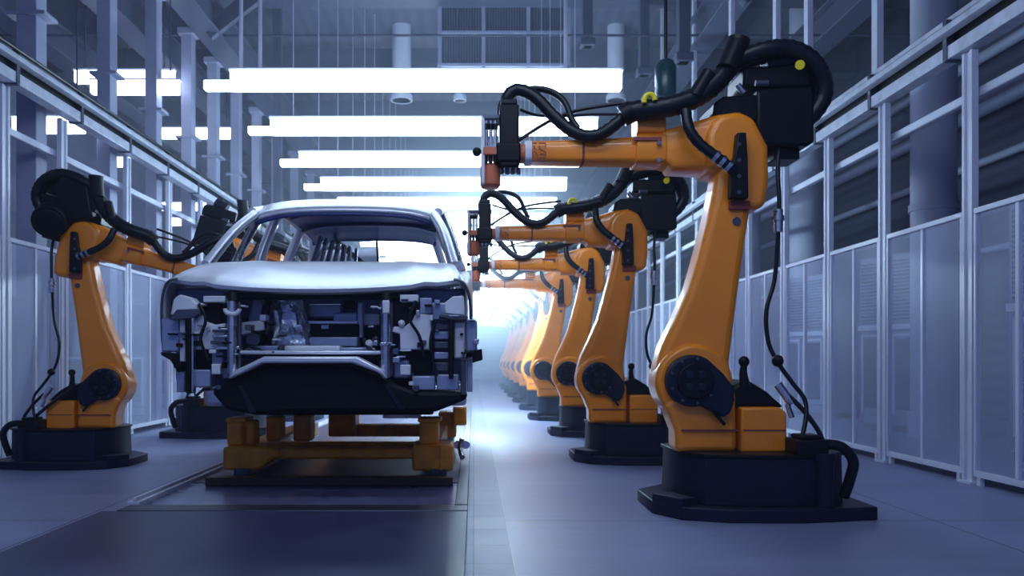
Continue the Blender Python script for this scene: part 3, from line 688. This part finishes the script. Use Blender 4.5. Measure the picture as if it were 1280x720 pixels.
MB().grid([[(x * .95, y, z - .05) for x, y, z in r] for r in rows[1:]]).build('headliner', 'navy_shade', car, solid=.01, angle=50)  # shade under the roof painted in as dark navy
for s in (-1, 1):
    def pil(name, a, b_, r, m, mid=None):
        pts = [a] + ([mid] if mid else []) + [b_]
        MB().tube([(s * x, y, z) for x, y, z in pts], r, 10).build(name, m, car)
    pil('windscreen_pillar', (.865, .72, 1.56), (.705, 1.42, 2.04), .030, 'body', (.79, 1.10, 1.84))
    pil('inner_pillar_edge', (.83, .74, 1.56), (.67, 1.44, 2.03), .016, 'dsteel', (.755, 1.10, 1.83))
    pil('roof_rail', (.73, 1.46, 2.06), (.66, 3.7, 2.18), .036, 'body', (.745, 2.5, 2.25))
    pil('quarter_pillar', (.92, 1.55, 1.58), (.745, 1.95, 2.17), .036, 'steel', (.84, 1.72, 1.88))
    pil('door_pillar', (.93, 2.25, .70), (.745, 2.45, 2.24), .045, 'body', (.92, 2.3, 1.60))
    pil('rear_pillar', (.92, 3.2, 1.55), (.69, 3.25, 2.22), .045, 'body', (.82, 3.22, 1.9))
    pil('tail_pillar', (.80, 4.25, 1.66), (.64, 3.7, 2.18), .045, 'body', (.74, 4.05, 1.9))
    pil('belt_rail', (.90, .80, 1.56), (.93, 1.55, 1.58), .035, 'body')
    pil('rear_belt_rail', (.93, 3.1, 1.58), (.80, 4.3, 1.66), .035, 'body')
    MB().box(min(s * .80, s * .95), max(s * .80, s * .95), .95, 3.3, .56, .74).build('rocker', 'body', car, bevel=.03)
    MB().box(min(s * .90, s * .95), max(s * .90, s * .95), .98, 1.14, .70, 1.56).build('hinge_pillar', 'body', car, bevel=.02)
    q_ = []
    for y in [3.05 + .12 * k for k in range(12)]:
        d = (y - 3.85) / .42; zb = .78 if abs(d) >= 1 else .78 + .40 * math.sqrt(1 - d * d)
        q_.append([(s * (.95 - .06 * max(0, y - 3.8)), y, zb), (s * (.97 - .06 * max(0, y - 3.8)), y, 1.2 if zb < 1.2 else zb + .02), (s * (.93 - .08 * max(0, y - 3.8)), y, 1.6)])
    MB().grid(q_).build('quarter_panel', 'body', car, solid=.015)
MB().box(-.82, .82, .95, 4.2, .56, .60).build('floor_pan', 'liner', car)
MB().box(-.78, .78, 4.25, 4.33, .75, 1.70).build('tail_panel', 'body', car, bevel=.03)
MB().cyl((-.86, 1.05, 1.44), (.86, 1.05, 1.44), .045, n=16).build('dash_crossbeam', 'steel', car)
MB().grid([[(-.86 + .215 * k, .84 - .0, 1.575 - .02 * abs(-1 + .25 * k)) for k in range(9)], [(-.86 + .215 * k, 1.02, 1.57 - .02 * abs(-1 + .25 * k)) for k in range(9)]]).build('cowl', 'liner', car, solid=.02)
# interior ribs and brace seen through the windscreen
for k in range(7):
    MB().bar((-.62 + .075 * k, 3.25 + .02 * k, 1.75), (-.52 + .06 * k, 3.42, 2.16 - .02 * k), .03, .05).build('rear_rib', 'steel' if k % 2 else 'liner', car, bevel=.005)
MB().bar((-.42, 3.6, 2.16), (.0, 3.75, 1.82), .05, .05).build('rear_brace', 'dsteel', car, bevel=.006)
MB().box(-.60, .02, 3.95, 3.98, 1.7, 2.10).build('rear_side_panel', 'white', car, bevel=.004)
MB().bar((.03, 4.0, 1.7), (.02, 3.72, 2.16), .025, .03).build('rear_window_bar', 'dsteel', car)

# --- open engine bay, things seen from the front
cbox('firewall', 246, 566, 362, 482, .80, .04, 'navy_shade')
cbox('slam_panel', 280, 500, 366, 374, .10, .10, 'dark', .01)
cbox('bay_shelf', 300, 480, 374, 396, .62, .12, 'liner')
cbox('relay_box', 388, 428, 380, 397, .50, .12, 'bay', .012)
cbox('relay_box', 432, 446, 372, 386, .55, .1, 'dark', .012)
cbox('wiper_frame', 381, 448, 401, 405, .36, .18, 'body', .004)
cbox('bracket_panel', 418, 448, 391, 403, .40, .1, 'bay')
lx = cbox('black_battery_tray', 382, 450, 405, 421, .34, .25, 'dark')
cbox('tray_label', 403, 412, 406, 411, .33, .012, 'bay', .001, lx)
cbox('lower_panel', 384, 448, 421, 433, .30, .2, 'bay')
cbox('oil_pan_cover', 356, 425, 432, 445, .16, .35, 'white', .01)
cbox('pan_cover', 425, 466, 434, 445, .20, .30, 'bay', .01)
cbox('side_support', 448, 455, 378, 422, .36, .10, 'bay')
cbox('side_panel', 456, 474, 392, 406, .42, .1, 'white')
cbox('side_tray', 448, 474, 406, 434, .45, .2, 'dark')
# crinkled foil duct
rng = random.Random(3); rows = []
for i in range(14):
    t = i / 13; row = []
    for k in range(13):
        a = PI * (k / 12)
        rx = .085 + .05 * t
        c0 = cp(358 + 8 * t, 372 + 62 * t, .28)
        jit = rng.uniform(-.014, .014)
        row.append((c0[0] + (rx + jit) * -math.cos(a), .34 - (.10 + jit) * math.sin(a), c0[2] + rng.uniform(-.006, .006)))
    rows.append(row)
MB().grid(rows).build('foil_duct', 'foil', car, solid=.006, angle=25)
ctube('silver_pipe', [(345, 366, .25), (346, 385, .22), (348, 405, .22), (343, 428, .26)], .022, 'steel')
ctube('coolant_hose', [(338, 366, .28), (333, 390, .24), (328, 415, .24), (322, 440, .28)], .026, 'hose')
cpoly('strut_tower', [(318, 372), (340, 372), (338, 400), (326, 430), (308, 430), (312, 396)], .34, .2, 'bay', .02)
cbox('coolant_tank', 322, 345, 368, 394, .42, .15, 'white', .02)
cpoly('bay_bracket', [(300, 403), (330, 400), (332, 412), (300, 420)], .20, .12, 'white')
cbox('pump', 310, 330, 416, 432, .20, .14, 'dark', .02)
MB().cyl(cp(318, 424, .18), cp(318, 424, .24), .04, n=18).build('pulley', 'dsteel', car)
cbox('pipe_bracket', 300, 350, 432, 440, .18, .15, 'bay')
for k, (px, py) in enumerate(((352, 436), (462, 430), (470, 424), (466, 440), (474, 446))):
    MB().ball(cp(px, py, .14), .022 + .006 * (k % 2)).build('wiring_plug', 'white' if k % 2 else 'dsteel', car)
ctube('wiring_harness', [(455, 424, .16), (462, 436, .12), (470, 444, .12), (476, 456, .10), (470, 464, .10)], .014, 'hose')
ctube('wiring_harness', [(300, 440, .16), (312, 432, .14), (330, 440, .14), (352, 440, .16)], .012, 'hose')
# radiator support uprights
for px in (291, 482):
    u = ctube('upright', [(px, 376, .06), (px, 420, .05), (px + (0 if px < 400 else 0), 472, .05)], .030, 'steel', 16)
    MB().cyl(cp(px + 1, 378, .05), cp(px + 1, 368, .07), .03, n=14).build('upright_bush', 'dark', u)
    if px < 400:
        rg = [cp(px + 9 * math.cos(a), 386 + 7 * math.sin(a), .02) for a in [math.radians(d) for d in range(0, 181, 20)]]
        MB().tube(rg, .014, 8, 3).build('lifting_ring', 'white', u)
    else:
        MB().box(*sorted((cp(478, 0, .03)[0], cp(487, 0, .03)[0])), .02, .08, cp(0, 392, .03)[2], cp(0, 375, .03)[2]).build('upright_cap', 'white', u, bevel=.008)
    ctube('upright_side', [(px + (9 if px < 400 else 7), 378, .09), (px + (9 if px < 400 else 7), 470, .09)], .014, 'dsteel')
# lower cross members
cpoly('lower_crossmember', [(284, 474), (300, 468), (328, 454), (440, 454), (470, 465), (484, 474), (478, 462), (446, 445.5), (330, 445.5), (292, 464)], -.02, .12, 'body', .012)
cbox('bumper_beam', 300, 476, 438, 443, .04, .10, 'body', .01)
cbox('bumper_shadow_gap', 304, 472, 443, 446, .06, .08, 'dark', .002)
# headlamp and crash box area, both sides
L = 'left'
cpoly('headlamp_bracket', [(214, 394), (218, 374), (226, 368), (240, 372), (250, 384), (246, 394)], .05, .12, 'white', .01)
cpoly('headlamp_shelf', [(212, 400), (222, 387), (250, 386), (252, 392), (238, 399)], .02, .16, 'dsteel', .006)
cbox('corner_panel', 203, 226, 398, 440, .10, .06, 'bay', .012)
cbox('corner_strip', 226, 233, 398, 452, .07, .06, 'white', .006)
cbox('dark_strut', 233, 240, 396, 492, .02, .06, 'dark', .008)
cbox('strut_edge', 240, 243, 396, 490, .03, .05, 'steel', .003)
cpoly('module_panel', [(242, 437), (242, 402), (254, 392), (258, 402), (270, 406), (282, 404), (283, 437)], .08, .10, 'white', .008)
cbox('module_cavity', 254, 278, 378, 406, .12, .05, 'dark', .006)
cbox('upper_plate', 255, 282, 370, 378, .06, .10, 'white', .006)
for k, (a, b_, c_, d_) in enumerate(((266, 284, 412, 415), (266, 286, 419, 422), (264, 284, 426, 430), (270, 300, 433, 437))):
    cbox('cooling_fin', a, b_, c_, d_, .04, .08, 'steel' if k % 2 else 'dsteel', .003)
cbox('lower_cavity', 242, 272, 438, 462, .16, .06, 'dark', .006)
cbox('lower_bracket', 266, 280, 440, 456, .10, .07, 'bay', .006)
cbox('lower_box', 240, 264, 462, 484, .08, .12, 'bay', .008)
cbox('lower_clip', 265, 276, 455, 468, .05, .08, 'white', .006)
cpoly('corner_skirt', [(202, 440), (226, 442), (233, 462), (224, 466), (214, 450), (203, 444)], .09, .07, 'dark', .006)
cbox('corner_leg', 222, 232, 464, 490, .10, .05, 'bay', .006)
MB().cyl(cp(274, 484, .03), cp(274, 484, .08), .014, n=14).build('tow_socket', 'dsteel', car)
# right side of the picture
cpoly('headlamp_bracket', [(556, 392), (556, 378), (566, 370), (580, 369), (582, 394), (572, 394)], .05, .12, 'white', .01)
cpoly('headlamp_shelf', [(548, 396), (552, 392), (584, 394), (584, 400), (566, 400)], .02, .14, 'dsteel', .006)
cbox('corner_panel', 568, 581, 402, 448, .08, .06, 'white', .01)
cbox('corner_panel', 583, 597, 400, 440, .10, .06, 'bay', .012)
cbox('dark_strut', 561, 567, 398, 474, .02, .06, 'dark', .008)
cpoly('module_panel', [(500, 437), (500, 417), (490, 415), (492, 408), (506, 408), (516, 400), (519, 392), (539, 393), (539, 437)], .06, .10, 'white', .008)
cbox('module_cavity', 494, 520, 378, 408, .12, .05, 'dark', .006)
MB().ball(cp(502, 404, .05), .022).build('module_knob', 'white', car)
cbox('upper_plate', 500, 523, 368, 377, .05, .10, 'white', .006)
cbox('upper_plate', 525, 540, 372, 392, .10, .08, 'bay', .006)
cbox('duct_block', 540, 560, 378, 400, .12, .10, 'bay', .01)
for k, (c_, d_) in enumerate(((404, 412), (414, 424), (427, 436), (440, 449), (453, 464))):
    cbox('radiator_rib', 543, 561, c_, d_, .09, .08, 'bay' if k % 2 else 'dsteel', .006)
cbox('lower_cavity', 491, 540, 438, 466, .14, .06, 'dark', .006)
cbox('sensor_block', 500, 513, 456, 469, .03, .09, 'white', .006)
cbox('lower_box', 515, 544, 470, 488, .08, .12, 'bay', .008)
cbox('lower_box', 546, 574, 468, 488, .08, .12, 'bay', .008)
cbox('corner_leg', 576, 583, 448, 494, .04, .06, 'dsteel', .006)
cbox('corner_leg', 584, 591, 446, 490, .08, .05, 'bay', .006)
cpoly('corner_skirt', [(584, 440), (603, 436), (604, 450), (590, 454), (582, 448)], .09, .07, 'dark', .006)
rc = random.Random(11)
for (X0, X1, Y0, Y1, n_) in ((242, 286, 372, 488, 16), (486, 545, 372, 488, 16), (300, 350, 372, 440, 10), (448, 478, 380, 440, 7), (205, 233, 372, 455, 6), (560, 597, 372, 455, 6)):
    for k in range(n_):
        a, b_ = rc.uniform(X0, X1), rc.uniform(Y0, Y1); w_, h_ = rc.uniform(3, 9), rc.uniform(2, 8)
        if rc.random() < .45: w_, h_ = w_ * 1.8, 2.2
        cbox('bracket', a, a + w_, b_, b_ + h_, rc.uniform(.0, .06), .09, rc.choice(['bay', 'white', 'dsteel', 'dark', 'dark', 'steel', 'liner']), .004)
for pts in ([(250, 380, .03), (258, 400, .02), (252, 425, .02), (262, 450, .03)], [(520, 376, .03), (512, 398, .02), (524, 420, .02), (530, 446, .03)], [(545, 400, .06), (538, 430, .04), (546, 470, .05)]):
    ctube('wiring_harness', pts, .010, 'hose')
# inner wheel housings that close the corners
for s in (-1, 1):
    MB().box(min(s * .60, s * .93), max(s * .60, s * .93), .30, .36, .76, 1.36).build('wheel_house', 'liner', car, bevel=.02)
    MB().box(min(s * .48, s * .58), max(s * .48, s * .58), .12, .95, .78, .90).build('side_member', 'bay', car, bevel=.015)
# dark underbody tray at the front
cpoly('under_tray', [(264, 490), (283, 475), (330, 456), (437, 456), (482, 475), (520, 489), (586, 490), (583, 500), (545, 515), (388, 515), (316, 518), (284, 513)], .06, .30, 'dark', .03)
cpoly('tray_rib', [(298, 482), (303, 482), (320, 516), (312, 516)], .045, .03, 'navy', .004)
cpoly('tray_rib', [(478, 480), (484, 480), (506, 512), (498, 512)], .045, .03, 'navy', .004)
cbox('under_shield', 290, 540, 480, 512, .36, 1.0, 'dark', .03)
MB().box(-.70, .70, 1.3, 4.1, .47, .56).build('underbody', 'dark', car, bevel=.02)

# ------------------------------------------------------------------ orange skid carrying the car
SY = 5.86
skid = thing('car_skid', 'orange transport skid with block feet carrying the car body', 'skid', (-.98, SY, 0))
def sp(px, py, Y): return ((px - VX) * Y / F + .98, Y - SY, (VY - py) * Y / F + H)
def sbox(name, px0, px1, py0, py1, Y, dep, m='orange_dull', bevel=.02, z0=None):
    a = sp(px0, py1, Y); b_ = sp(px1, py0, Y)
    return MB().box(a[0], b_[0], a[1], a[1] + dep, a[2] if z0 is None else z0, b_[2]).build(name, m, skid, bevel=bevel)
sbox('base_bar', 256, 566, 597, 605, 5.62, .10, 'shaded_brown', .006, z0=.008)
sbox('front_beam', 318, 520, 561, 574, 5.92, .20)
cpts = [(278, 588), (278, 559), (305, 557), (345, 560), (352, 570), (340, 574), (325, 586), (318, 588)]
MB().prism([(sp(a, b_, 5.86)[0], sp(a, b_, 5.86)[2]) for a, b_ in cpts], 0, .34).build('corner_block', 'orange_dull', skid, bevel=.02)
sbox('corner_block', 515, 566, 557, 589, 5.86, .34)
sbox('block_rib', 550, 553, 558, 588, 5.85, .02, 'orange_dull', .004)
sbox('post', 283, 303, 526, 558, 5.92, .22)
sbox('post', 304, 318, 526, 558, 5.98, .16)
sbox('post_cap', 282, 306, 523, 528, 5.90, .24, 'orange_dull', .008)
sbox('post', 524, 548, 526, 557, 5.92, .22)
sbox('post_cap', 522, 551, 523, 528, 5.90, .24, 'orange_dull', .008)
sbox('inner_post', 332, 350, 521, 552, 6.3, .2)
sbox('inner_post', 366, 388, 519, 552, 6.5, .2)
for px in (300, 532): 
    x = sp(px, 0, 5.95)[0]
    MB().box(x - .10, x + .10, .2, 2.6, .10, .24).build('side_beam', 'orange_dull', skid, bevel=.015)
sbox('rear_block', 410, 444, 516, 546, 8.0, .3)
sbox('rear_block', 548, 570, 515, 547, 8.0, .3)
sbox('rear_post', 566, 583, 509, 532, 7.9, .25)
sbox('rear_beam', 440, 548, 531, 546, 8.1, .2)
sbox('rear_rail', 478, 526, 515, 523, 8.6, .12, 'steel', .008)
sbox('cross_tube', 330, 520, 553, 558, 6.7, .10, 'orange_dull', .01)
MB().tube([sp(578, 548, 6.6), sp(575, 560, 6.6), sp(578, 572, 6.5)], .022, 10).build('locking_rod', 'steel', skid)
for px in (572, 582): MB().cyl(sp(px, 556, 6.7), sp(px, 556, 6.82), .035, n=16).build('roller', 'steel', skid)
MB().bar(sp(520, 553, 6.5), sp(562, 551, 6.5), .03, .03).build('locking_bar', 'steel', skid)
for sx_ in (-.72, .72):
    MB().box(sx_ - .06, sx_ + .06, .0, 2.6, .036, .10).build('runner', 'dsteel', skid, bevel=.01)

# ------------------------------------------------------------------ world, camera, view
w = bpy.data.worlds.new('World'); bpy.context.scene.world = w; w.use_nodes = True
bg = w.node_tree.nodes['Background']; bg.inputs['Color'].default_value = (.22, .32, .85, 1); bg.inputs['Strength'].default_value = .40
cam = bpy.data.cameras.new('camera'); co = bpy.data.objects.new('camera', cam); C.objects.link(co)
co.location = (0, 0, H); co.rotation_euler = (PI / 2, 0, 0)
cam.sensor_width = 36; cam.lens = 36 * F / 1280
cam.shift_x = (640 - VX) / 1280; cam.shift_y = (VY - 360) / 1280
cam.clip_end = 200
cam.dof.use_dof = True; cam.dof.focus_distance = 5.0; cam.dof.aperture_fstop = 2.4
sc = bpy.context.scene; sc.camera = co
sc.view_settings.view_transform = 'Standard'; sc.view_settings.look = 'None'; sc.view_settings.gamma = 1; sc.view_settings.exposure = 0.12
sc.view_settings.use_curve_mapping = False
sc.cycles.use_denoising = True
sc.cycles.volume_step_rate = .3; sc.cycles.volume_max_steps = 256; sc.cycles.volume_bounces = 1; sc.cycles.max_bounces = 8; sc.cycles.transparent_max_bounces = 24
sc.cycles.sample_clamp_indirect = 6
